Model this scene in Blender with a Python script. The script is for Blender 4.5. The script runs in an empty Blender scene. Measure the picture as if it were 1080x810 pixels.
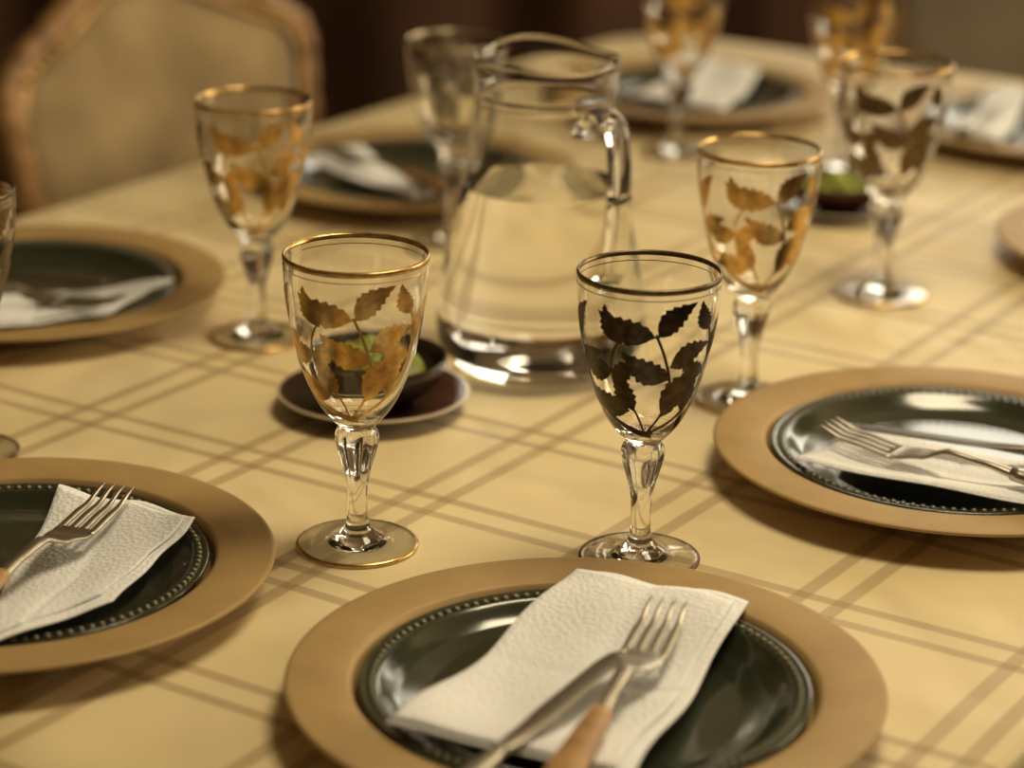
import bpy, bmesh, math, random
from mathutils import Vector, Matrix, noise as mnoise
random.seed(7)
sc = bpy.context.scene
COL = sc.collection
TZ = 0.75            # table-top height
H = 0.599            # eye height above the table
PITCH = math.asin(0.329); ROLL = math.radians(1.0); F = 2597.0
CS, SN = math.cos(PITCH), math.sin(PITCH)

def U(px, py, h=0.0):
    a, b = px-540, py-405
    u = a*math.cos(ROLL)+b*math.sin(ROLL); v = -a*math.sin(ROLL)+b*math.cos(ROLL)
    z = (H-h)/(SN+v/F*CS)
    return Vector((u/F*z, z*(CS-v/F*SN), TZ+h))

# ------------------------------------------------------------------ materials
def mat_new(name):
    m = bpy.data.materials.new(name); m.use_nodes = True
    return m, m.node_tree.nodes, m.node_tree.links, m.node_tree.nodes["Principled BSDF"]
def simple(name, col, rough=0.5, metal=0.0, noise=0.0, nscale=40, bump=0.0, bscale=80, **kw):
    m, N, L, b = mat_new(name)
    b.inputs["Base Color"].default_value = (*col, 1); b.inputs["Roughness"].default_value = rough
    b.inputs["Metallic"].default_value = metal
    for k, v in kw.items(): b.inputs[k.replace("_", " ")].default_value = v
    tc = N.new("ShaderNodeTexCoord")
    if noise > 0:
        n = N.new("ShaderNodeTexNoise"); n.inputs["Scale"].default_value = nscale; n.inputs["Detail"].default_value = 5
        L.new(tc.outputs["Object"], n.inputs["Vector"])
        r = N.new("ShaderNodeValToRGB")
        r.color_ramp.elements[0].position = .3; r.color_ramp.elements[1].position = .7
        r.color_ramp.elements[0].color = (*[c*(1-noise) for c in col], 1)
        r.color_ramp.elements[1].color = (*[min(1, c*(1+noise)) for c in col], 1)
        L.new(n.outputs["Fac"], r.inputs["Fac"]); L.new(r.outputs["Color"], b.inputs["Base Color"])
    if bump > 0:
        n = N.new("ShaderNodeTexNoise"); n.inputs["Scale"].default_value = bscale
        L.new(tc.outputs["Object"], n.inputs["Vector"])
        bp = N.new("ShaderNodeBump"); bp.inputs["Strength"].default_value = bump; bp.inputs["Distance"].default_value = .002
        L.new(n.outputs["Fac"], bp.inputs["Height"]); L.new(bp.outputs["Normal"], b.inputs["Normal"])
    return m
def glass(name, col=(1, 1, 1), ior=1.48, rough=0):
    m, N, L, b = mat_new(name)
    b.inputs["Base Color"].default_value = (*col, 1); b.inputs["Roughness"].default_value = rough
    b.inputs["IOR"].default_value = ior; b.inputs["Transmission Weight"].default_value = 1
    return m
M_glass = glass("clear_glass", (.99, .985, .97), 1.45)
M_jug = glass("old_clear_glass", (.99, .987, .98), 1.38, .03)
M_water = glass("water_surface", (1, 1, .99), 1.18)
M_wallw = glass("glass_to_water_boundary", (1, 1, .99), 1.38/1.333)
M_gold = simple("gilt", (.60, .39, .15), .28, 1.0, noise=.35, nscale=160)
M_gilt_shade = simple("shade_darkened_gilt", (.15, .10, .05), .34, .85, noise=.3, nscale=200)  # darker copy of the gilt, shade put into its colour
M_gilt_deep = simple("deep_shaded_gilt", (.060, .042, .022), .32, .8, noise=.5, nscale=200)  # darkest gilt copy: unlit leaf faces painted into the colour
M_silver = simple("pale_silvery_gilt", (.45, .38, .24), .35, .9, noise=.3, nscale=160)
M_charger = simple("charger_gold", (.445, .295, .115), .56, .08, noise=.08, nscale=30, bump=.05, bscale=300)
M_green = simple("green_glaze", (.030, .037, .019), .16, .1, noise=.2, nscale=20, Coat_Weight=.6, Coat_Roughness=.10)
M_bead = simple("bead_silver", (.15, .14, .09), .34, .6)
M_steel = simple("steel", (.50, .46, .38), .33, 1.0, bump=.02, bscale=200)
M_steelm = simple("worn_steel", (.34, .31, .25), .34, 1.0, bump=.02, bscale=200)
M_steeld = simple("dull_dark_steel", (.15, .135, .11), .40, 1.0, bump=.02, bscale=200)
M_amber = simple("amber_handle", (.44, .25, .095), .35, 0, noise=.3, nscale=60)
M_dark = simple("brown_stoneware", (.030, .013, .008), .25, 0, noise=.3, nscale=50)
M_saucer = simple("red_brown_glaze", (.055, .016, .009), .25, 0, noise=.3, nscale=40)
M_lime = simple("lime_pieces", (.33, .38, .055), .5, 0, noise=.5, nscale=70)
M_pale = simple("pale_glazed_edge", (.62, .52, .38), .3)
M_frame = simple("carved_frame_wood", (.29, .155, .058), .45, .1, noise=.5, nscale=25, bump=.4, bscale=60)
M_gfr = simple("gilt_wood_moulding", (.50, .32, .125), .38, .4, noise=.4, nscale=30)
M_tablewood = simple("dark_table_wood", (.07, .03, .015), .35, 0, noise=.3, nscale=12)

def uphol(name, c0, c1):
    m, N, L, b = mat_new(name)
    tc = N.new("ShaderNodeTexCoord"); n = N.new("ShaderNodeTexNoise"); n.inputs["Scale"].default_value = 9; n.inputs["Detail"].default_value = 6
    L.new(tc.outputs["Object"], n.inputs["Vector"])
    r = N.new("ShaderNodeValToRGB"); r.color_ramp.elements[0].color = (*c0, 1); r.color_ramp.elements[1].color = (*c1, 1)
    r.color_ramp.elements[0].position = .35; r.color_ramp.elements[1].position = .65
    L.new(n.outputs["Fac"], r.inputs["Fac"]); L.new(r.outputs["Color"], b.inputs["Base Color"])
    b.inputs["Roughness"].default_value = .9; b.inputs["Sheen Weight"].default_value = .3
    return m
M_uph = uphol("golden_tan_upholstery", (.26, .18, .08), (.41, .30, .145))
M_uph2 = uphol("grey_beige_upholstery", (.33, .29, .23), (.41, .36, .29))

def napkin_mat():
    m, N, L, b = mat_new("embossed_paper")
    b.inputs["Base Color"].default_value = (.92, .94, .94, 1); b.inputs["Roughness"].default_value = .95
    tc = N.new("ShaderNodeTexCoord")
    v = N.new("ShaderNodeTexVoronoi"); v.inputs["Scale"].default_value = 330
    L.new(tc.outputs["Object"], v.inputs["Vector"])
    n = N.new("ShaderNodeTexNoise"); n.inputs["Scale"].default_value = 22; n.inputs["Detail"].default_value = 4
    L.new(tc.outputs["Object"], n.inputs["Vector"])
    ad = N.new("ShaderNodeMath"); ad.operation = 'MULTIPLY_ADD'; ad.inputs[1].default_value = .40; L.new(v.outputs["Distance"], ad.inputs[0]); L.new(n.outputs["Fac"], ad.inputs[2])
    bp = N.new("ShaderNodeBump"); bp.inputs["Strength"].default_value = .65; bp.inputs["Distance"].default_value = .0026
    L.new(ad.outputs[0], bp.inputs["Height"]); L.new(bp.outputs["Normal"], b.inputs["Normal"])
    return m
M_nap = napkin_mat()

def cloth_mat():
    m, N, L, b = mat_new("golden_checked_cloth")
    uv = N.new("ShaderNodeUVMap"); uv.uv_map = "cloth"
    wn = N.new("ShaderNodeTexNoise"); wn.inputs["Scale"].default_value = 3.0; wn.inputs["Detail"].default_value = 1
    L.new(uv.outputs["UV"], wn.inputs["Vector"])
    ws = N.new("ShaderNodeVectorMath"); ws.operation = 'MULTIPLY_ADD'; ws.inputs[1].default_value = (.012, .012, 0)
    L.new(wn.outputs["Color"], ws.inputs[0]); L.new(uv.outputs["UV"], ws.inputs[2])
    sep = N.new("ShaderNodeSeparateXYZ"); L.new(ws.outputs[0], sep.inputs[0])
    def mth(op, a, bb=None, c=None):
        n = N.new("ShaderNodeMath"); n.operation = op
        for i, s in enumerate((a, bb, c)):
            if s is None: continue
            if isinstance(s, (int, float)): n.inputs[i].default_value = s
            else: L.new(s, n.inputs[i])
        return n.outputs[0]
    def stripes(c, period, off, d, w):
        f = mth('FRACT', mth('MULTIPLY_ADD', c, 1/period, off))
        a = mth('ABSOLUTE', mth('SUBTRACT', f, .5))
        q = mth('ABSOLUTE', mth('SUBTRACT', a, d/period))
        mr = N.new("ShaderNodeMapRange"); mr.inputs["From Min"].default_value = w*.8/period; mr.inputs["From Max"].default_value = w*1.2/period
        mr.inputs["To Min"].default_value = 1; mr.inputs["To Max"].default_value = 0
        L.new(q, mr.inputs["Value"]); return mr.outputs[0]
    s1 = stripes(sep.outputs[0], .142, .1, .0120, .0043)
    s2 = stripes(sep.outputs[1], .142, .3, .0130, .0050)
    fac = mth('MINIMUM', mth('ADD', mth('MULTIPLY', mth('ADD', s1, s2), .26), mth('MULTIPLY', mth('MAXIMUM', s1, s2), .26)), .85)
    n = N.new("ShaderNodeTexNoise"); n.inputs["Scale"].default_value = 7; n.inputs["Detail"].default_value = 4; L.new(uv.outputs["UV"], n.inputs["Vector"])
    cr = N.new("ShaderNodeValToRGB"); cr.color_ramp.elements[0].color = (.81, .66, .345, 1); cr.color_ramp.elements[1].color = (.89, .75, .44, 1)
    cr.color_ramp.elements[0].position = .3; cr.color_ramp.elements[1].position = .7
    L.new(n.outputs["Fac"], cr.inputs["Fac"])
    mix = N.new("ShaderNodeMix"); mix.data_type = 'RGBA'; mix.inputs[7].default_value = (.35, .225, .088, 1)
    L.new(fac, mix.inputs[0]); L.new(cr.outputs["Color"], mix.inputs[6]); L.new(mix.outputs[2], b.inputs["Base Color"])
    b.inputs["Roughness"].default_value = .52; b.inputs["Sheen Weight"].default_value = .1
    w1 = N.new("ShaderNodeTexNoise"); w1.inputs["Scale"].default_value = 5.5; w1.inputs["Detail"].default_value = 2; w1.inputs["Distortion"].default_value = .5; L.new(uv.outputs["UV"], w1.inputs["Vector"])
    w2 = N.new("ShaderNodeTexNoise"); w2.inputs["Scale"].default_value = 700; L.new(uv.outputs["UV"], w2.inputs["Vector"])
    b1 = N.new("ShaderNodeBump"); b1.inputs["Strength"].default_value = .9; b1.inputs["Distance"].default_value = .026; L.new(w1.outputs["Fac"], b1.inputs["Height"])
    b2 = N.new("ShaderNodeBump"); b2.inputs["Strength"].default_value = .25; b2.inputs["Distance"].default_value = .0006
    L.new(w2.outputs["Fac"], b2.inputs["Height"]); L.new(b1.outputs["Normal"], b2.inputs["Normal"]); L.new(b2.outputs["Normal"], b.inputs["Normal"])
    return m
M_cloth = cloth_mat()

# ------------------------------------------------------------------ mesh helpers
def mesh_obj(name, verts, faces, mat, smooth=True, mats=None, fm=None):
    me = bpy.data.meshes.new(name); me.from_pydata([tuple(v) for v in verts], [], faces); me.update()
    for m in (mats or [mat]): me.materials.append(m)
    if smooth: me.polygons.foreach_set("use_smooth", [True]*len(me.polygons))
    if fm: me.polygons.foreach_set("material_index", fm)
    o = bpy.data.objects.new(name, me); COL.objects.link(o); return o
def empty(name, label, cat, loc=(0, 0, 0), rz=0, group=None):
    e = bpy.data.objects.new(name, None); e.empty_display_size = .03; COL.objects.link(e)
    e.location = loc; e.rotation_euler = (0, 0, rz); tag(e, label, cat, group); return e
def tag(o, label, cat, group=None):
    o["label"] = label; o["category"] = cat
    if group: o["group"] = group
def child(o, p, label=None):
    o.parent = p
    if label: o["label"] = label
def clone(src, loc, rz, label=None, group=None):
    c = src.copy(); COL.objects.link(c); c.location = loc; c.rotation_euler = (0, 0, rz)
    if label: c["label"] = label
    if group: c["group"] = group
    for k in [x for x in bpy.data.objects if x.parent == src]:
        kk = k.copy(); COL.objects.link(kk); kk.parent = c
    return c
def smooth_profile(pts, n=5):
    out = []
    for i in range(len(pts)-1):
        p0 = pts[max(i-1, 0)]; p1 = pts[i]; p2 = pts[i+1]; p3 = pts[min(i+2, len(pts)-1)]
        for k in range(n):
            t = k/n
            out.append(tuple(max(0, .5*((2*b)+(-a+c)*t+(2*a-5*b+4*c-d)*t*t+(-a+3*b-3*c+d)*t**3)) if j == 0 else
                .5*((2*b)+(-a+c)*t+(2*a-5*b+4*c-d)*t*t+(-a+3*b-3*c+d)*t**3) for j, (a, b, c, d) in enumerate(zip(p0, p1, p2, p3))))
    out.append(pts[-1]); return out
def lathe(name, prof, mat, segs=72, fn=None, mats=None, mfn=None):
    V, Fc, rows, fm = [], [], [], []
    for (r, z) in prof:
        if r < 1e-5: rows.append([len(V)]); V.append((0, 0, z))
        else:
            row = []
            for j in range(segs):
                a = 2*math.pi*j/segs
                p = (r*math.cos(a), r*math.sin(a), z)
                if fn: p = fn(r, a, z)
                row.append(len(V)); V.append(p)
            rows.append(row)
    for i in range(len(rows)-1):
        A, B = rows[i], rows[i+1]
        for j in range(segs):
            k = (j+1) % segs
            if len(A) == 1 and len(B) == 1: continue
            if len(A) == 1: Fc.append((A[0], B[k], B[j]))
            elif len(B) == 1: Fc.append((A[j], A[k], B[0]))
            else: Fc.append((A[j], A[k], B[k], B[j]))
            if mfn: fm.append(mfn(prof[i]))
    return mesh_obj(name, V, Fc, mat, True, mats, fm if mfn else None)
def tube(name, path, radii, mat, seg=14, flat=1.0, up=Vector((0, 0, 1)), closed=False):
    V, Fc = [], []; n = len(path)
    for i, p in enumerate(path):
        p = Vector(p)
        if closed: t = Vector(path[(i+1) % n])-Vector(path[i-1])
        else: t = Vector(path[min(i+1, n-1)])-Vector(path[max(i-1, 0)])
        t.normalize(); s = t.cross(up)
        if s.length < 1e-4: s = t.cross(Vector((1, 0, 0)))
        s.normalize(); w = s.cross(t)
        r = radii[i] if isinstance(radii, (list, tuple)) else radii
        for j in range(seg):
            a = 2*math.pi*j/seg; V.append(p+s*(r*math.cos(a))+w*(r*flat*math.sin(a)))
    for i in range(n if closed else n-1):
        for j in range(seg):
            k = (j+1) % seg; i2 = (i+1) % n
            Fc.append((i*seg+j, i*seg+k, i2*seg+k, i2*seg+j))
    if not closed:
        Fc.append(tuple(range(seg-1, -1, -1))); Fc.append(tuple((n-1)*seg+j for j in range(seg)))
    o = mesh_obj(name, V, Fc, mat); fixn(o); return o
def fixn(o):
    bm = bmesh.new(); bm.from_mesh(o.data); bmesh.ops.recalc_face_normals(bm, faces=bm.faces); bm.to_mesh(o.data); bm.free()
def box(name, cx, cy, cz, sx, sy, sz, mat, bev=0.0):
    bm = bmesh.new(); bmesh.ops.create_cube(bm, size=1)
    for v in bm.verts: v.co = Vector((v.co.x*sx+cx, v.co.y*sy+cy, v.co.z*sz+cz))
    if bev: bmesh.ops.bevel(bm, geom=bm.edges[:], offset=bev, segments=3, affect='EDGES')
    me = bpy.data.meshes.new(name); bm.to_mesh(me); bm.free(); me.materials.append(mat)
    o = bpy.data.objects.new(name, me); COL.objects.link(o); return o
def boxes_mesh(name, lst, mat):
    V, Fc = [], []
    for (x0, x1, y0, y1, z0, z1) in lst:
        s = len(V)
        for x in (x0, x1):
            for (y, z) in ((y0, z0), (y1, z0), (y1, z1), (y0, z1)): V.append((x, y, z))
        Fc += [tuple(s+i for i in q) for q in ((0, 1, 2, 3), (7, 6, 5, 4), (0, 4, 5, 1), (1, 5, 6, 2), (2, 6, 7, 3), (3, 7, 4, 0))]
    o = mesh_obj(name, V, Fc, mat, False); fixn(o); return o
def catmull(pts, n=8, closed=False):
    pts = [Vector(p) for p in pts]; out = []; m = len(pts)
    for i in range(m if closed else m-1):
        if closed: a, b, c, d = pts[i-1], pts[i], pts[(i+1) % m], pts[(i+2) % m]
        else: a, b, c, d = pts[max(i-1, 0)], pts[i], pts[i+1], pts[min(i+2, m-1)]
        for k in range(n):
            t = k/n; out.append(.5*((2*b)+(-a+c)*t+(2*a-5*b+4*c-d)*t*t+(-a+3*b-3*c+d)*t**3))
    if not closed: out.append(pts[-1])
    return out

# ------------------------------------------------------------------ room shell
def wallmat():
    m, N, L, b = mat_new("wall_red_brown_dado_and_warm_plaster")
    g = N.new("ShaderNodeNewGeometry"); s = N.new("ShaderNodeSeparateXYZ"); L.new(g.outputs["Position"], s.inputs[0])
    mr = N.new("ShaderNodeMapRange"); mr.inputs["From Min"].default_value = 1.045; mr.inputs["From Max"].default_value = 1.05; L.new(s.outputs[2], mr.inputs["Value"])
    n = N.new("ShaderNodeTexNoise"); n.inputs["Scale"].default_value = 3; mp = N.new("ShaderNodeMapping"); mp.inputs["Scale"].default_value = (4, 4, .3)
    L.new(g.outputs["Position"], mp.inputs[0]); L.new(mp.outputs[0], n.inputs["Vector"])
    cr = N.new("ShaderNodeValToRGB"); cr.color_ramp.elements[0].color = (.050, .022, .011, 1); cr.color_ramp.elements[1].color = (.11, .045, .020, 1); cr.color_ramp.elements[0].position = .35; cr.color_ramp.elements[1].position = .65
    L.new(n.outputs["Fac"], cr.inputs["Fac"])
    mix = N.new("ShaderNodeMix"); mix.data_type = 'RGBA'; L.new(cr.outputs["Color"], mix.inputs[6]); mix.inputs[7].default_value = (.44, .34, .20, 1)
    L.new(mr.outputs[0], mix.inputs[0]); L.new(mix.outputs[2], b.inputs["Base Color"]); b.inputs["Roughness"].default_value = .7
    return m
M_wall = wallmat()
M_floor = simple("dark_wood_floor", (.045, .022, .012), .45, 0, noise=.35, nscale=6)
M_ceil = simple("warm_ceiling", (.52, .41, .26), .9)
M_curt = simple("brown_drape", (.090, .038, .019), .85, 0, noise=.3, nscale=8)
def struct(o): o["kind"] = "structure"; return o
struct(box("floor", 0, 1.2, -.05, 7, 8.4, .1, M_floor))
struct(box("ceiling", 0, 1.2, 2.85, 7, 8.4, .1, M_ceil))
struct(box("wall_left", -3.05, 1.2, 1.4, .1, 7, 2.8, M_wall))
struct(box("baseboard_back", 0, 4.585, .06, 6.0, .03, .12, M_tablewood, .004))
struct(box("trim_1", 0, 4.59, 1.045, 6.0, .02, .05, M_tablewood, .004))
WX0, WX1, WZ0, WZ1 = .55, 2.35, 1.25, 2.45
struct(boxes_mesh("wall_back", [(-3, WX0, 4.6, 4.7, 0, 2.8), (WX1, 3, 4.6, 4.7, 0, 2.8), (WX0, WX1, 4.6, 4.7, 0, WZ0), (WX0, WX1, 4.6, 4.7, WZ1, 2.8)], M_wall))
struct(boxes_mesh("window_1", [(WX0, WX1, 4.6, 4.66, WZ0, WZ0+.05), (WX0, WX1, 4.6, 4.66, WZ1-.05, WZ1), (WX0, WX0+.05, 4.6, 4.66, WZ0+.05, WZ1-.05), (WX1-.05, WX1, 4.6, 4.66, WZ0+.05, WZ1-.05), (1.43, 1.47, 4.6, 4.66, WZ0+.05, WZ1-.05)], M_gfr))
struct(boxes_mesh("wall_right", [(3, 3.1, -2.3, 1.9, 0, 2.8), (3, 3.1, 3.6, 4.6, 0, 2.8), (3, 3.1, 1.9, 3.6, 0, 1.0), (3, 3.1, 1.9, 3.6, 2.3, 2.8)], M_wall))
struct(boxes_mesh("window_2", [(3.0, 3.06, 1.9, 3.6, 1.0, 1.05), (3.0, 3.06, 1.9, 3.6, 2.25, 2.3), (3.0, 3.06, 1.9, 1.95, 1.05, 2.25), (3.0, 3.06, 3.55, 3.6, 1.05, 2.25), (3.0, 3.06, 2.73, 2.77, 1.05, 2.25)], M_gfr))
def curtain(name, x0, x1, y, label):
    V, Fc = [], []; nx, nz = 220, 10
    for i in range(nx+1):
        for k in range(nz+1):
            u = i/nx; z = .02+1.25*k/nz
            V.append((x0+(x1-x0)*u, y+.04*math.sin(u*(x1-x0)*15+.8*math.sin(u*9))*(1-.3*k/nz), z))
    for i in range(nx):
        for k in range(nz):
            a = i*(nz+1)+k; Fc.append((a, a+nz+1, a+nz+2, a+1))
    o = mesh_obj(name, V, Fc, M_curt); tag(o, label, "curtain")
    md = o.modifiers.new("t", 'SOLIDIFY'); md.thickness = .004
curtain("curtain", -1.0, .45, 4.45, "dark red-brown pleated drape against the dark wall")

# ------------------------------------------------------------------ table frame
TA = math.atan2(.843, .538)
def T(t, n, z=0): return Vector((t*.538+n*.843, t*.843-n*.538, z))
tc_ = (0.78+2.69)/2; nc_ = (-1.535-.40)/2
TL, TW = 2.69-.78, 1.135
ctr = T(tc_, nc_)
tab = empty("dining_table", "dark wooden dining table hidden beneath the checked cloth", "table", (ctr.x, ctr.y, 0), TA)
def rrect(hl, hw, r, n=16, m=30):
    P = []
    for (cx, cy, a0) in ((hl-r, hw-r, 0), (-hl+r, hw-r, 90), (-hl+r, -hw+r, 180), (hl-r, -hw+r, 270)):
        arc = [(cx+r*math.cos(math.radians(a0+90*i/n)), cy+r*math.sin(math.radians(a0+90*i/n))) for i in range(n+1)]
        if P:
            q = P[-1]; P += [(q[0]+(arc[0][0]-q[0])*k/m, q[1]+(arc[0][1]-q[1])*k/m) for k in range(1, m)]
        P += arc
    q, e = P[-1], P[0]; P += [(q[0]+(e[0]-q[0])*k/m, q[1]+(e[1]-q[1])*k/m) for k in range(1, m)]
    return P
def slab(name, hl, hw, r, z0, z1, mat):
    P = rrect(hl, hw, r, 8, 2); n = len(P)
    V = [(x, y, z0) for x, y in P]+[(x, y, z1) for x, y in P]
    Fc = [tuple(range(n))[::-1], tuple(range(n, 2*n))]+[(i, (i+1) % n, n+(i+1) % n, n+i) for i in range(n)]
    return mesh_obj(name, V, Fc, mat, False)
o = slab("table_top", TL/2-.006, TW/2-.006, .10, .712, .7465, M_tablewood); child(o, tab)
o = box("apron", 0, 0, .675, TL-.34, TW-.34, .07, M_tablewood, .004); child(o, tab)
for sx in (-1, 1):
    for sy in (-1, 1):
        lp = [(.03, 0), (.034, .02), (.024, .06), (.022, .12), (.034, .3), (.04, .45), (.03, .52), (.042, .56), (.045, .6), (.045, .66), (0, .66)]
        o = lathe("leg", [(0, 0)]+smooth_profile(lp, 4), M_tablewood, 20)
        o.location = (sx*(TL/2-.20), sy*(TW/2-.20), 0); child(o, tab)

DROP = .19
def cloth():
    P = rrect(TL/2, TW/2, .10, 16, 40); n = len(P); V, Fc, UV = [], [], []
    rings = 14
    V.append((0, 0, .75)); UV.append((0, 0))
    for k in range(1, rings+1):
        s = k/rings
        for (x, y) in P: V.append((x*s, y*s, .75)); UV.append((x*s, y*s))
    nr = []
    for i in range(n):
        a = Vector(P[i-1]); b = Vector(P[(i+1) % n]); t = (b-a).normalized(); nr.append(Vector((t.y, -t.x)))
    drops = [(.004, -.0012, .006), (.007, -.005, .012), (.008, -.012, .02)]+[(.009, -.012-DROP*k/14, .02+DROP*k/14) for k in range(1, 15)]
    per = 0; L = [0]
    for i in range(n): per += (Vector(P[(i+1) % n])-Vector(P[i])).length; L.append(per)
    for (o_, z, d) in drops:
        for i, (x, y) in enumerate(P):
            s = L[i]/per
            w = max(0, (d-.02))/DROP
            amp = .018*w*(math.sin(s*2*math.pi*26)+.5*math.sin(s*2*math.pi*41+1)+.6)
            q = Vector((x, y))+nr[i]*(o_+amp+.015*w)
            V.append((q.x, q.y, .75+z)); qq = Vector((x, y))+nr[i]*d; UV.append(tuple(qq))
    tot = rings+len(drops)
    for i in range(n): Fc.append((0, 1+i, 1+(i+1) % n))
    for k in range(tot-1):
        a, b = 1+k*n, 1+(k+1)*n
        for i in range(n): Fc.append((a+i, b+i, b+(i+1) % n, a+(i+1) % n))
    o = mesh_obj("tablecloth", V, Fc, M_cloth)
    uvl = o.data.uv_layers.new(name="cloth")
    for lp in o.data.loops: uvl.data[lp.index].uv = UV[lp.vertex_index]
    o.location = (ctr.x, ctr.y, 0); o.rotation_euler = (0, 0, TA)
    tag(o, "golden cream satin tablecloth with darker checks of double lines", "tablecloth")
cloth()

# ------------------------------------------------------------------ goblet
mm = .001
g_foot = [(0, 1.5), (20, 1.2), (34, 0), (36.3, .2), (37, 1.2), (36.2, 2.2), (28, 3.2), (18, 5), (11, 9)]
g_stem = [(11, 9), (7.4, 14), (6.3, 21), (6.0, 30), (6.6, 40), (8.0, 48), (10.2, 56), (12.4, 64), (13.4, 70), (12.8, 74), (10.8, 77)]
g_out = [(10.8, 77), (12.6, 79.6), (17, 84.5), (22.5, 92), (28, 103), (33, 117), (37.4, 134), (40.7, 152), (42.5, 169), (43, 184)]
g_in = [(42.5, 184.5), (42.0, 184), (41.6, 169), (39.8, 152), (36.5, 134), (32.1, 117.6), (27.1, 104.3), (21.5, 94.2), (15.5, 87.5), (8, 84.2), (0, 83.2)]
def mmr(p): return [(a*mm, b*mm) for a, b in p]
outp = smooth_profile(mmr(g_out), 6)
def r_at(z):
    for (a, b) in zip(outp, outp[1:]):
        if a[1] <= z <= b[1]: return a[0]+(b[0]-a[0])*(z-a[1])/max(1e-9, b[1]-a[1])
    return outp[-1][0] if z > outp[-1][1] else outp[0][0]
GOB = empty("wine_goblet", "tmp", "wine glass", (0, 0, TZ))
def facet(r, a, z):
    w = max(0, min(1, (z-.028)/.02))*max(0, min(1, (.0765-z)/.005)); k = 1-.11*w*(1-abs(math.cos(4*a)))
    return (r*k*math.cos(a), r*k*math.sin(a), z)
o = lathe("foot", smooth_profile(mmr(g_foot), 4), M_glass, 96); child(o, GOB)
o = lathe("stem", smooth_profile(mmr(g_stem), 5), M_glass, 96, facet); child(o, GOB)
o = lathe("bowl", outp[:-1]+smooth_profile(mmr([g_out[-1]]+g_in), 6), M_glass, 96); child(o, GOB)
def band(name, z0, z1, inner=True):
    pr = [(r_at(z0)+.00005, z0), (r_at(z0)+.00025, z0), (r_at(z1)+.00025, z1)]
    if inner: pr += [(r_at(z1)-.0003, z1+.0008), (.0417, z1+.0003), (.0415, z0+.001)]
    else: pr += [(r_at(z1)+.00005, z1)]
    return lathe(name, pr, M_gold, 96)
o = band("gilt_rim", .1818, .1842); child(o, GOB, "shiny gold band on the lip")
o = band("gilt_line", .1782, .1787, False); child(o, GOB, "thin gold line below the lip")
o = lathe("gilt_foot_edge", [(.0357*1, .0026), (.0371, .0021), (.0375, .0012), (.0370, .0002)][::-1], M_gold, 96); child(o, GOB, "gold edge on the foot")
def sprig():
    V, Fc = [], []
    def mp(s, h, off=.0003):
        h = max(84, min(176, h))*mm; a = s/38.0; r = r_at(h)+off
        return (r*math.cos(a), r*math.sin(a), h)
    def leaf(s, h, ang, L, W, teeth=7, bendk=.10):
        ca, sa = math.cos(math.radians(ang)), math.sin(math.radians(ang)); n = teeth*6; rows = []
        for i in range(n+1):
            u = i/n
            w = W*max(0, math.sin(math.pi*u**.70))**1.2
            ph = (u*teeth) % 1; tooth = 1.12-.30*ph
            bend = bendk*L*math.sin(math.pi*u)
            row = []
            for q in (-1, -.5, 0, .5, 1):
                e = abs(q) > .9
                y = q*(w*(tooth if e else 1)+.10)+bend
                x = u*L+(.045*L*(1-ph) if e and 0 < i < n else 0)
                row.append(len(V)); V.append(mp(s+x*ca-y*sa, h+x*sa+y*ca))
            rows.append(row)
        for a, b in zip(rows, rows[1:]):
            for q in range(4): Fc.append((a[q], b[q], b[q+1], a[q+1]))
    def twig(pts, w=.55):
        pts = catmull([(a, b, 0) for a, b in pts], 8); n = len(pts); base = len(V)
        for i, p in enumerate(pts):
            t = (pts[min(i+1, n-1)]-pts[max(i-1, 0)]).normalized(); ww = w*(1-.4*i/n)
            for q in (-1, 1): V.append(mp(p.x-t.y*q*ww, p.y+t.x*q*ww))
        for i in range(n-1): a = base+2*i; Fc.append((a, a+2, a+3, a+1))
    twig([(8, 88), (-10, 91), (-34, 102), (-50, 124), (-54, 152)], 2.6)
    twig([(0, 88), (-8, 106), (-20, 122), (-22, 140), (-14, 156)], 1.0)
    twig([(2, 90), (12, 104), (15, 122), (10, 142), (4, 158)], 1.2)
    twig([(4, 90), (26, 100), (40, 118), (43, 142), (38, 160)], 1.5)
    for a in [(4, 156, 158, 36, 8.0), (5, 156, 42, 30, 6.8), (-15, 150, 112, 26, 5.8), (39, 156, 112, 22, 5.4), (-53, 144, 62, 32, 6.2),
              (13, 136, 22, 31, 7.2), (14, 128, 148, 35, 8.0), (-21, 132, 176, 32, 7.2), (43, 136, 60, 30, 6.0),
              (42, 128, 150, 26, 6.2), (-51, 128, 34, 26, 6.0), (-22, 120, 50, 29, 6.0),
              (12, 102, 54, 40, 9.2), (-9, 106, 106, 30, 7.0), (-12, 106, 160, 36, 8.0), (32, 102, 84, 34, 7.4), (-38, 104, 126, 28, 6.0)]: leaf(*a)
    return mesh_obj("gilt_leaf_decoration", V, Fc, M_gold)
o = sprig(); child(o, GOB, "gilt leafy sprig painted around the bowl")
gl = [
    (377, 575, -95, "clear goblet with gilt leaves beside the small brown bowl", 0, 1.02),
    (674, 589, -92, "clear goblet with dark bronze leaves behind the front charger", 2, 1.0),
    (788, 423, -84, "clear goblet with gilt leaves between jug and gold charger", 0, 1.02),
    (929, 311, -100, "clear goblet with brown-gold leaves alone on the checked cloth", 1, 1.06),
    (272, 356, -88, "clear goblet with bright gilt leaves near the upholstered chair", 0, 1.02),
    (478, 255, 70, "clear goblet with pale silvery leaves close behind the jug", 3, .98),
    (714, 162, -80, "clear goblet with gilt leaves before a corner charger plate", 0, 1.02),
    (889, 182, -100, "clear goblet with gilt leaves behind a bowl of limes", 0, 1.02),
    (-38, 478, -50, "clear goblet with dark gilt leaves between two charger plates", 1, 1.0),
]
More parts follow.
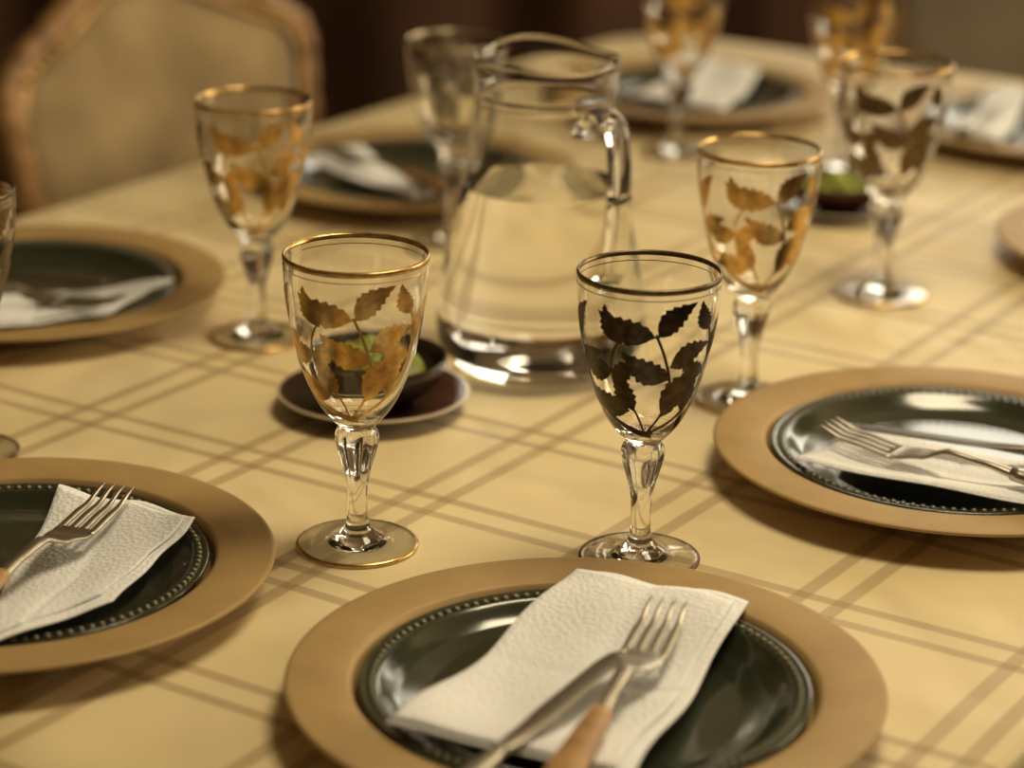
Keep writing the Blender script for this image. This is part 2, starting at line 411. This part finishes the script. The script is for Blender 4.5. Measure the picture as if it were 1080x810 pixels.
for i, (px, py, rz, lab, dk, s_) in enumerate(gl):
    p = U(px, py)+Vector((0, 0, .0003))
    if i == 0: c = GOB; GOB.location = p; GOB.rotation_euler = (0, 0, math.radians(rz)); GOB["label"] = lab; GOB["group"] = "gilt wine goblets on the table"
    else:
        c = clone(GOB, p, math.radians(rz), lab, "gilt wine goblets on the table")
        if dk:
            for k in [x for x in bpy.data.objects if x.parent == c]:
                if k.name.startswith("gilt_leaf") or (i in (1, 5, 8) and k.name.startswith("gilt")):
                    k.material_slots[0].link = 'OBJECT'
                    k.material_slots[0].material = M_silver if dk == 3 else M_gilt_deep if (dk == 2 and k.name.startswith("gilt_leaf")) else M_gilt_shade  # darker copies stand for gilt turned away from the light
    c.scale = (s_, s_, s_)

# ------------------------------------------------------------------ pitcher
PIT = empty("water_jug", "clear glass water jug with curved handle, partly filled with water", "jug", U(569, 384)+Vector((0, 0, .0003)), 0)
HA = math.radians(-54); SA = math.radians(95)
p_out = [(0, 1), (40, 1), (50, 0), (58, 1.5), (67, 7), (75.5, 18), (78.8, 34), (77.6, 54), (74.3, 74), (70, 95), (65, 118), (60.2, 141), (56, 163), (53.0, 184), (51.6, 200), (51.7, 207), (52.6, 211), (53.2, 217), (53.4, 227), (54.0, 233), (53.0, 235.5)]
p_in1 = [(52.3, 234), (52.1, 227), (51.7, 215), (50.6, 205), (50.4, 199), (51.8, 184), (54.8, 163), (59.0, 141)]
p_in2 = [(59.0, 141), (63.8, 118), (68.8, 95), (73.1, 74), (76.4, 54), (77.6, 34), (74.5, 19), (66.4, 8.4), (57.4, 3.2), (48, 2.2), (0, 2.4)]
def spout(r, a, z):
    d = (a-SA+math.pi) % (2*math.pi)-math.pi
    w = max(0, (z-.203)/.032); w = w*w*math.exp(-(d/.75)**2)
    w2 = max(0, (z-.212)/.023)*math.cos(3*a+.5)*.0019
    rr = r+.006*w; zz = z+.0030*w+w2
    return (rr*math.cos(a), rr*math.sin(a), zz)
o = lathe("jug_body", smooth_profile(mmr(p_out), 5)[:-1]+smooth_profile(mmr([p_out[-1]]+p_in1), 5), M_jug, 96, spout); child(o, PIT)
wl = smooth_profile(mmr(p_in2), 5)
o = lathe("water", wl, M_wallw, 96, None, [M_wallw, M_water], lambda q: 0)
bm = bmesh.new(); bm.from_mesh(o.data); bm.verts.ensure_lookup_table()
ring = [bm.verts[j] for j in range(96)]
cv = bm.verts.new((0, 0, .141))
for j in range(96):
    f = bm.faces.new((cv, ring[j], ring[(j+1) % 96])); f.material_index = 1; f.smooth = False
bm.to_mesh(o.data); bm.free(); child(o, PIT, "still clear water filling the jug")
hp = [(.050, 0, .188), (.058, 0, .200), (.072, 0, .205), (.084, 0, .199), (.089, 0, .182), (.0905, 0, .155), (.0900, 0, .128), (.087, 0, .104), (.080, 0, .090), (.073, 0, .085)]
path = [Vector((p.x*math.cos(HA), p.x*math.sin(HA), p.z)) for p in catmull(hp, 8)]
nn = len(path); rad = [.0130-.0030*math.sin(math.pi*min(1, i/(nn-1)*1.05))+(.002 if i > nn-6 else 0) for i in range(nn)]
o = tube("handle", path, rad, M_jug, 20, .52); child(o, PIT, "thick curved clear glass handle")

# ------------------------------------------------------------------ plates
PS = .958
def charger():
    pr = [(0, .0020), (.085, .0020), (.088, 0), (.096, 0), (.101, .002), (.12, .0090), (.145, .0158), (.1640, .0204), (.1658, .0212), (.1664, .0222), (.1658, .0232), (.1635, .0234), (.145, .0228), (.1325, .0223), (.1302, .0216), (.1285, .0160), (.125, .0085), (.118, .0055), (.10, .0042), (0, .0040)]
    return lathe("charger_plate", pr, M_charger, 144)
def green_plate():
    e = empty("dinner_plate", "glossy smoky green plate with beaded rim on a gold charger", "plate")
    bot = [(0, .0012), (.070, .0012), (.072, 0), (.077, 0), (.080, .0016), (.10, .0056), (.112, .0094)]
    top = [(.112, .0094), (.1225, .0134), (.1252, .0144), (.1250, .0158), (.1232, .0160), (.1195, .0152), (.1155, .0150), (.1130, .0136), (.1065, .0086), (.1000, .0052), (.0945, .0038), (.085, .0032), (0, .0030)]
    o = lathe("plate_body", bot[:-1]+smooth_profile(top, 3), M_green, 144); child(o, e)
    V, Fc = [], []
    for k in range(112):
        a = 2*math.pi*k/112; c = Vector((.1188*math.cos(a), .1188*math.sin(a), .0154)); s = len(V); R = .0025
        for i in range(1, 5):
            th = math.pi/2*(1-i/4.5)
            for j in range(8):
                b = 2*math.pi*j/8; V.append(c+Vector((R*math.cos(th)*math.cos(b), R*math.cos(th)*math.sin(b), R*.8*math.sin(th)-.0004)))
        V.append(c+Vector((0, 0, R*.8-.0004))); top_ = len(V)-1
        for j in range(8): Fc.append((top_, s+j, s+(j+1) % 8))
        for i in range(3):
            for j in range(8): Fc.append((s+i*8+j, s+(i+1)*8+j, s+(i+1)*8+(j+1) % 8, s+i*8+(j+1) % 8))
    o = mesh_obj("beaded_rim", V, Fc, M_bead); child(o, e, "row of small silvery beads on the rim")
    return e
CH = charger(); DP = green_plate()
ZC = .0048
plates = [
 ("front", U(617, 719, .020), "gold charger plate under green plate with wide white napkin"),
 ("left", U(4, 590, .020), "gold charger plate at the table end with forked napkin"),
 ("right", U(1003, 472, .020), "gold charger plate under green plate with diagonal napkin"),
 ("backleft", U(28, 297, .020), "gold charger plate near table edge by the upholstered chair"),
 ("middle", U(436, 178, .020), "gold charger plate behind the water jug"),
 ("far", U(728, 94, .020), "gold charger plate at the far corner of the table"),
 ("rightfar", U(1102, 129, .020), "gold charger plate at the head of the table"),
 ("rightedge", U(1246, 256, .020), "gold charger plate at the long side of the table"),
]
PC = {}
for i, (k, p, lab) in enumerate(plates):
    p = Vector((p.x, p.y, TZ+.0003)); PC[k] = p
    if i == 0:
        CH.location = p; tag(CH, lab, "charger plate", "place-setting charger plates"); CH.scale = (PS, PS, 1)
        DP.location = p+Vector((0, 0, ZC)); DP["group"] = "green plates"; DP.scale = (PS, PS, 1)
    else:
        c = clone(CH, p, 0, lab, "place-setting charger plates"); c["category"] = "charger plate"
        clone(DP, p+Vector((0, 0, ZC)), .01*i, None, "green plates")

def ss(a, b, x): t = max(0, min(1, (x-a)/(b-a))); return t*t*(3-2*t)
def nap_h(r): return .0160+ss(.040, .110, r)*.0100
def napkin(key, corners, label, seed=0):
    c = PC[key]; nx, ny = 48, 30; V, Fc = [], []
    rnd = random.Random(seed); ph = [rnd.uniform(0, 6) for _ in range(5)]
    P = [Vector((q[0], q[1])) for q in corners]
    org = (P[0]+P[1]+P[2]+P[3])/4
    Lu = (P[3]-P[0]).normalized(); Lv = (P[1]-P[0]).normalized()
    for lay in range(2):
        s0 = len(V)
        if lay == 0: Q = P
        else: Q = [P[0]+Lu*.0035+Lv*.001, P[1]+Lu*.0085-Lv*.005, P[2]-Lu*.003-Lv*.0085, P[3]-Lu*.004+Lv*.001]
        for i in range(nx+1):
            for j in range(ny+1):
                u, v = i/nx, j/ny
                q = Q[0]*(1-u)*(1-v)+Q[1]*(1-u)*v+Q[2]*u*v+Q[3]*u*(1-v)
                q = q+Lv*(.0013*math.sin(u*13+ph[0])*(abs(v-.5)*2)**4)+Lu*(.0022*math.sin(v*10+ph[4]+lay)*(1-u)**6)
                r = (q-Vector((c.x, c.y))).length
                crease = -.0012*math.exp(-((v-.5)/.025)**2)*lay-.0008*math.exp(-((u-.5)/.015)**2)*lay
                z = nap_h(r)+.0009*math.sin(u*9+v*3+ph[1])+.0006*math.sin(v*12-u*4+ph[2])+.0007+lay*(.0016+.0010*v)+crease
                V.append((q.x-org.x, q.y-org.y, z))
        for i in range(nx):
            for j in range(ny):
                a = s0+i*(ny+1)+j; Fc.append((a, a+ny+1, a+ny+2, a+1))
    m_ = (nx+1)*(ny+1)
    for i in range(nx): a = i*(ny+1); Fc.append((a, a+ny+1, a+ny+1+m_, a+m_))
    o = mesh_obj("paper_napkin", V, Fc, M_nap); o.location = (org.x, org.y, TZ+.0003)
    md = o.modifiers.new("thick", 'SOLIDIFY'); md.thickness = .0008; md.offset = 0
    tag(o, label, "napkin", "white paper napkins on plates")
    return o
def npx(key, pxs, label, seed=0, h=.025): return napkin(key, [(U(a, b, h).x, U(a, b, h).y) for a, b in pxs], label, seed)
NL = "white embossed paper napkin folded on a green plate"
npx("front", [(607, 602), (788, 638), (662, 824), (405, 768)], "wide white embossed paper napkin overhanging a gold charger", 1)
npx("left", [(63, 515), (207, 549), (120, 636), (-60, 700)], "white embossed paper napkin spread under a fork", 2)
npx("right", [(838, 488), (915, 444), (1150, 486), (1120, 540)], NL, 3)
npx("backleft", [(-40, 302), (182, 298), (110, 334), (-40, 352)], NL, 4)
npx("middle", [(322, 166), (380, 152), (478, 196), (440, 214)], NL, 5)
npx("far", [(652, 100), (735, 64), (803, 74), (765, 118)], NL, 6)
npx("rightfar", [(1000, 140), (1052, 90), (1086, 98), (1056, 152)], NL, 7)

# ------------------------------------------------------------------ cutlery
def interp(tab, x):
    for (a, b) in zip(tab, tab[1:]):
        if x <= b[0]:
            t = (x-a[0])/(b[0]-a[0]); t = t*t*(3-2*t); return a[1]+(b[1]-a[1])*t
    return tab[-1][1]
fz = [(0, .0110), (.025, .0052), (.058, .0022), (.076, .0050), (.094, .0110), (.115, .0095), (.15, .0060), (.23, .0050)]
def loft(secs, V, Fc, seg=12, p=2.0):
    s = len(V)
    for (x, y, z, w, t) in secs:
        for j in range(seg):
            a = 2*math.pi*j/seg; c, d = math.cos(a), math.sin(a)
            V.append((x, y+w*math.copysign(abs(c)**(2/p), c), z+t*math.copysign(abs(d)**(2/p), d)))
    n = len(secs)
    for i in range(n-1):
        for j in range(seg): k = (j+1) % seg; Fc.append((s+i*seg+j, s+i*seg+k, s+(i+1)*seg+k, s+(i+1)*seg+j))
    Fc.append(tuple(s+j for j in range(seg))); Fc.append(tuple(s+(n-1)*seg+j for j in range(seg-1, -1, -1)))
def fork():
    e = empty("fork", "steel table fork with amber handle", "fork"); V, Fc = [], []
    for y0 in (-.0108, -.0036, .0036, .0108):
        secs = []
        for i in range(15):
            x = .058*i/14; w = .0008+.0015*min(1, i/7); secs.append((x, y0*(.92+.08*i/14), interp(fz, x), w, .0008+.0004*min(1, i/6)))
        loft(secs, V, Fc, 10, 3)
    secs = []
    for i in range(28):
        x = .052+(.155-.052)*i/27
        w = interp([(.052, .0128), (.062, .0132), (.076, .0100), (.092, .0044), (.115, .0036), (.155, .0052)], x)
        secs.append((x, 0, interp(fz, x)+.0003, w, interp([(.05, .0010), (.08, .0014), (.10, .0022), (.155, .0028)], x)))
    loft(secs, V, Fc, 16, 2.6)
    o = mesh_obj("fork_head", V, Fc, M_steel); fixn(o); child(o, e, "four-tined polished steel head and neck")
    V, Fc = [], []; secs = []
    for i in range(16):
        x = .138+.090*i/15; w = interp([(.138, .0062), (.16, .0078), (.20, .0098), (.221, .0092), (.228, .0030)], x)
        secs.append((x, 0, interp(fz, x)+.0008, w, interp([(.138, .0042), (.21, .0054), (.228, .0020)], x)))
    loft(secs, V, Fc, 16, 2.4); o = mesh_obj("handle", V, Fc, M_amber); fixn(o); child(o, e, "amber brown handle")
    return e
def knife():
    e = empty("table_knife", "steel table knife", "knife"); V, Fc = [], []; secs = []
    for i in range(26):
        x = .135*i/25
        w = interp([(0, .0022), (.005, .0050), (.02, .0063), (.08, .0066), (.115, .0054), (.135, .0042)], x)
        secs.append((x, 0, .0035, w, interp([(0, .0007), (.09, .0011), (.135, .0035)], x)))
    loft(secs, V, Fc, 14, 2.2); o = mesh_obj("blade", V, Fc, M_steelm); fixn(o); child(o, e, "rounded steel blade")
    V, Fc = [], []; secs = []
    for i in range(16):
        x = .130+.09*i/15; w = interp([(.130, .0044), (.15, .0053), (.20, .0078), (.215, .0074), (.22, .0030)], x)
        secs.append((x, 0, .0042, w, interp([(.130, .0036), (.21, .0042), (.22, .0020)], x)))
    loft(secs, V, Fc, 16, 2.4); o = mesh_obj("handle", V, Fc, M_steelm); fixn(o); child(o, e, "plain steel handle")
    return e
FK, KN = fork(), knife()
used = {"f": False, "k": False}
def put(kind, tip, toward, label, h=.0290, mat=None):
    a = U(*tip, h); b = U(*toward, h); d = math.atan2(b.y-a.y, b.x-a.x)
    src = FK if kind == "f" else KN; grp = "steel forks on napkins" if kind == "f" else "steel knives on napkins"
    loc = Vector((a.x, a.y, TZ+h))
    if not used[kind]: used[kind] = True; o = src; o.location = loc; o["label"] = label; o["group"] = grp
    else: o = clone(src, loc, 0, label, grp)
    o.rotation_euler = (0, 0, d)
    if mat:
        for k in [x for x in bpy.data.objects if x.parent == o]:
            if kind == "k" or k.name.startswith("handle"):
                k.material_slots[0].link = 'OBJECT'; k.material_slots[0].material = mat
                if kind == "f": k["label"] = "plain steel handle"
put("f", (705, 652), (604, 812), "steel fork with amber handle on a wide napkin")
put("k", (654, 694), (512, 812), "steel knife lying beside the fork on a wide napkin")
put("f", (126, 530), (-10, 628), "steel fork with amber handle resting on a napkin")
put("f", (868, 460), (1080, 514), "plain steel fork lying diagonally on a napkin", .0290, M_steel)
put("k", (884, 452), (1080, 480), "dull dark steel knife beside a fork on a napkin", .0290, M_steeld)
put("f", (128, 330), (-60, 306), "steel fork on a napkin near the table edge")
put("k", (112, 303), (-60, 290), "steel knife on a napkin near the table edge", .0290, M_steeld)
put("f", (340, 160), (470, 206), "steel fork on a napkin behind the jug")
put("k", (1062, 98), (1014, 144), "steel knife on a napkin at the head of the table")

# ------------------------------------------------------------------ small bowls on saucers with lime pieces
def saucer_bowl(loc, bl, sl, k_, m_b):
    pr = [(0, .0015), (.028, .0015), (.030, 0), (.033, 0), (.036, .003), (.055, .008), (.067, .0125), (.0688, .0138), (.0684, .0148), (.0668, .0148), (.054, .0105), (.036, .0062), (0, .0055)]
    s = lathe("saucer", pr, M_saucer, 72, None, [M_saucer, M_pale], lambda q: 1 if q[0] > .0669 else 0); s.location = loc; s.scale = (k_,)*3; tag(s, sl, "saucer", "small dark saucers")
    pb = [(0, .002), (.020, .002), (.021, 0), (.026, 0), (.028, .004), (.040, .012), (.048, .022), (.0515, .034), (.0528, .042), (.0520, .0432), (.0508, .042), (.0495, .034), (.046, .024), (.038, .0145), (.024, .009), (0, .008)]
    kb = k_*1.0; kz = k_*.80
    b = lathe("small_bowl", pb, m_b, 72); b.location = Vector(loc)+Vector((0, 0, .0064*k_)); b.scale = (kb, kb, kz); tag(b, bl, "bowl", "small dark bowls")
    rnd = random.Random(3)
    pts = [(0, 0, .026)]+[(.026*math.cos(k*.8976+.4), .026*math.sin(k*.8976+.4), .032) for k in range(7)]+[(.014*math.cos(k*1.57), .014*math.sin(k*1.57), .042) for k in range(4)]
    for k, q in enumerate(pts):
        bm = bmesh.new(); bmesh.ops.create_icosphere(bm, subdivisions=3, radius=.0115)
        for v in bm.verts:
            d = mnoise.noise(v.co*110+Vector((k*3.1, 0, 0)))*.0055+mnoise.noise(v.co*260+Vector((k*5.1, 2, 0)))*.0024
            v.co += v.co.normalized()*d; v.co.z *= .62
        me = bpy.data.meshes.new("lime_piece"); bm.to_mesh(me); bm.free(); me.materials.append(M_lime)
        me.polygons.foreach_set("use_smooth", [True]*len(me.polygons))
        w = bpy.data.objects.new("lime_piece", me); COL.objects.link(w); w.scale = (kb,)*3
        w.location = Vector(loc)+Vector((kb*q[0], kb*q[1], .0064*k_+kz*q[2]))
        w.rotation_euler = (rnd.uniform(-.5, .5), rnd.uniform(-.5, .5), rnd.uniform(0, 6)); tag(w, "irregular yellow-green lime piece in a small dark bowl", "lime", "lime pieces in small bowls")
saucer_bowl(U(394, 431)+Vector((0, 0, .0003)), "small dark brown bowl of lime pieces beside a goblet", "dark reddish-brown pale-edged saucer under the bowl beside a goblet", 1, M_dark)
saucer_bowl(U(884, 226)+Vector((0, 0, .0003)), "small red-brown bowl of limes near the far goblets", "dark reddish-brown saucer under the bowl near the far goblets", .80, M_saucer)

# ------------------------------------------------------------------ chairs
def chair(loc, rz, label, uph, ul, half):
    e = empty("dining_chair", label, "chair", loc, rz, "carved upholstered chairs")
    tilt = lambda z: -.22-.14*(z-.45)
    def bp(x, z, dy=0): return Vector((x, tilt(z)+dy-.04*(1-(x/.27)**2)+.04, z))
    zm = (half[0][1]+.522)/2
    outl = half+[(-x, z) for x, z in half[-2:0:-1]]
    ring = catmull([bp(x, z) for x, z in outl], 6, True)
    n_ = len(ring); rad = [.0165+.0018*math.sin(i*1.9)+.0014*math.sin(i*.7) for i in range(n_)]
    o = tube("back_frame", ring, rad, M_frame, 14, .9, Vector((0, 1, 0)), True); child(o, e, "carved brown wooden back frame")
    ring2 = catmull([bp(x*.935, zm+(z-zm)*.918, .010) for x, z in outl], 6, True)
    o = tube("gilt_moulding", ring2, .006, M_gfr, 8, 1, Vector((0, 1, 0)), True); child(o, e, "lighter gilt moulding inside the frame")
    pan = catmull([Vector((x*.915, 0, zm+(z-zm)*.89)) for x, z in outl], 6, True); n = len(pan); V, Fc = [], []
    for side in (1, -1):
        for k in range(7):
            s = 1-k/7
            for p in pan:
                x = p.x*s; z = zm+(p.z-zm)*s; V.append(bp(x, z, side*(.006+.022*(1-s**3))))
        V.append(bp(0, zm, side*.028))
    for sd in range(2):
        b = sd*(7*n+1)
        for k in range(6):
            for i in range(n): j = (i+1) % n; Fc.append((b+k*n+i, b+k*n+j, b+(k+1)*n+j, b+(k+1)*n+i))
        for i in range(n): Fc.append((b+6*n+i, b+6*n+(i+1) % n, b+7*n))
    for i in range(n): j = (i+1) % n; Fc.append((i, j, 7*n+1+j, 7*n+1+i))
    o = mesh_obj("backrest", V, Fc, uph); fixn(o); child(o, e, f"padded {ul} upholstered back panel")
    V, Fc = [], []
    def blob(c, R, dx, dz):
        s = len(V)
        for i in range(5):
            for j in range(8):
                th = math.pi*i/4; b_ = 2*math.pi*j/8
                V.append(c+Vector((dx+R*math.sin(th)*math.cos(b_), R*.7*math.cos(th), dz+R*.85*math.sin(th)*math.sin(b_))))
        for i in range(4):
            for j in range(8): Fc.append((s+i*8+j, s+i*8+(j+1) % 8, s+(i+1)*8+(j+1) % 8, s+(i+1)*8+j))
    c = bp(0, half[0][1]+.002, .015)
    for k in range(7): a = 2*math.pi*k/7; blob(c, .010, .014*math.cos(a), .011*math.sin(a))
    o = mesh_obj("crest_carving", V, Fc, M_gfr); fixn(o); child(o, e, "carved flower on the crest")
    for sx in (-1, 1):
        V, Fc = [], []
        c = bp(sx*half[4][0]*.97, half[4][1], .012)
        for k in range(5): blob(c, .011-.001*k, -sx*k*.014, k*.0062)
        for k in range(1, 4): blob(c, .010-.001*k, sx*k*.005, -k*.014)
        o = mesh_obj("shoulder_carving", V, Fc, M_gfr); fixn(o); child(o, e, "carved leaf scroll on the frame shoulder")
    def seat_outline(s, x0=.25, x1=.225, y0=.24, y1=-.20):
        pts = []
        for i in range(64):
            a = 2*math.pi*i/64; c_, d_ = math.cos(a), math.sin(a)
            u = math.copysign(abs(c_)**.45, c_); v = math.copysign(abs(d_)**.45, d_)
            y = (y0+y1)/2+(y0-y1)/2*v; w = x1+(x0-x1)*(v+1)/2; pts.append((w*u*s, (y0+y1)/2+(y-(y0+y1)/2)*s))
        return pts
    V, Fc = [], []
    lv = [(1.0, .37), (1.03, .385), (1.03, .425), (1.0, .435)]
    for s, z in lv: V += [(x, y, z) for x, y in seat_outline(s)]
    for k in range(3):
        for i in range(64): j = (i+1) % 64; Fc.append((k*64+i, k*64+j, (k+1)*64+j, (k+1)*64+i))
    Fc.append(tuple(range(63, -1, -1))); Fc.append(tuple(192+i for i in range(64)))
    o = mesh_obj("seat_rail", V, Fc, M_frame, False); fixn(o); child(o, e)
    V, Fc = [], []
    for s, z in [(.97, .433), (.98, .455), (.93, .475), (.75, .487), (.4, .492)]: V += [(x, y, z) for x, y in seat_outline(s)]
    for k in range(4):
        for i in range(64): j = (i+1) % 64; Fc.append((k*64+i, k*64+j, (k+1)*64+j, (k+1)*64+i))
    Fc.append(tuple(range(63, -1, -1))); Fc.append(tuple(256+i for i in range(64)))
    o = mesh_obj("seat", V, Fc, uph); fixn(o); child(o, e, f"padded {ul} seat cushion")
    for sx in (-1, 1):
        pth = catmull([(sx*.205, -.19, .40), (sx*.205, -.205, .25), (sx*.21, -.235, .12), (sx*.215, -.275, .012)], 5)
        o = tube("leg", pth, [.024-.010*i/(len(pth)-1) for i in range(len(pth))], M_frame, 12); child(o, e)
        pth = catmull([(sx*.222, .215, .40), (sx*.24, .235, .33), (sx*.232, .228, .2), (sx*.222, .218, .08), (sx*.235, .235, .013)], 5)
        o = tube("leg", pth, [.032, .033, .034, .034, .033, .031, .028, .026, .024, .022, .02, .018, .016, .0145, .0135, .013, .013, .014, .015, .016, .013][:len(pth)], M_frame, 12); child(o, e)
        pth = catmull([(sx*.200, -.19, .40), (sx*.206, -.205, .47), (sx*.212, tilt(.57)+.025, .585)], 5)
        o = tube("back_post", pth, .016, M_frame, 12); child(o, e)
angN = math.atan2(-.538, .843)
hA = [(0, .884), (.06, .876), (.12, .850), (.18, .826), (.228, .806), (.248, .768), (.242, .70), (.228, .62), (.198, .555), (.12, .53), (0, .522)]
hB = [(0, .945), (.06, .940), (.12, .925), (.18, .905), (.228, .875), (.248, .81), (.240, .71), (.226, .62), (.198, .555), (.12, .53), (0, .522)]
p = T(2.04, -1.53)
chair((p.x, p.y, 0), angN-math.pi/2, "carved wooden chair with golden tan padded back at the table", M_uph, "golden tan", hA)
p = T(2.84, -1.12)
chair((p.x, p.y, 0), TA+math.pi/2, "carved wooden chair with grey-beige back at the table head", M_uph2, "grey-beige", hB)

# ------------------------------------------------------------------ lights
def area(name, loc, target, sx, sy, power, col):
    l = bpy.data.lights.new(name, 'AREA'); l.shape = 'RECTANGLE'; l.size = sx; l.size_y = sy; l.energy = power; l.color = col
    o = bpy.data.objects.new(name, l); COL.objects.link(o); o.location = loc
    o.rotation_euler = (Vector(target)-Vector(loc)).to_track_quat('-Z', 'Y').to_euler(); return o
area("back_window_light", (1.45, 4.72, 1.85), (1.45, 0, 1.85), 1.7, 1.1, 22, (1, .92, .74))
area("side_window_light", (3.08, 2.75, 1.65), (0, 2.75, 1.65), 1.6, 1.2, 60, (1, .83, .54))
area("overhead_fill_light", (.40, 1.60, 2.15), (.05, 1.45, .75), .5, .5, 13.5, (1, .83, .55))  # added fill without a fitting, pools light on the table
w = bpy.data.worlds.new("world"); sc.world = w; w.use_nodes = True
w.node_tree.nodes["Background"].inputs[0].default_value = (1, .80, .55, 1); w.node_tree.nodes["Background"].inputs[1].default_value = .19

# ------------------------------------------------------------------ camera
cd = bpy.data.cameras.new("camera"); cam = bpy.data.objects.new("camera", cd); COL.objects.link(cam); sc.camera = cam
cd.sensor_width = 36; cd.lens = F/1080*36; cd.clip_start = .05
r = Vector((1, 0, 0)); fw = Vector((0, CS, -SN)); up = r.cross(fw)
r2 = r*math.cos(ROLL)+up*math.sin(ROLL); u2 = -r*math.sin(ROLL)+up*math.cos(ROLL)
m = Matrix(((r2.x, u2.x, -fw.x, 0), (r2.y, u2.y, -fw.y, 0), (r2.z, u2.z, -fw.z, TZ+H), (0, 0, 0, 1)))
cam.matrix_world = m
cd.dof.use_dof = True; cd.dof.focus_distance = 1.49; cd.dof.aperture_fstop = 3.5
sc.view_settings.view_transform = 'Standard'
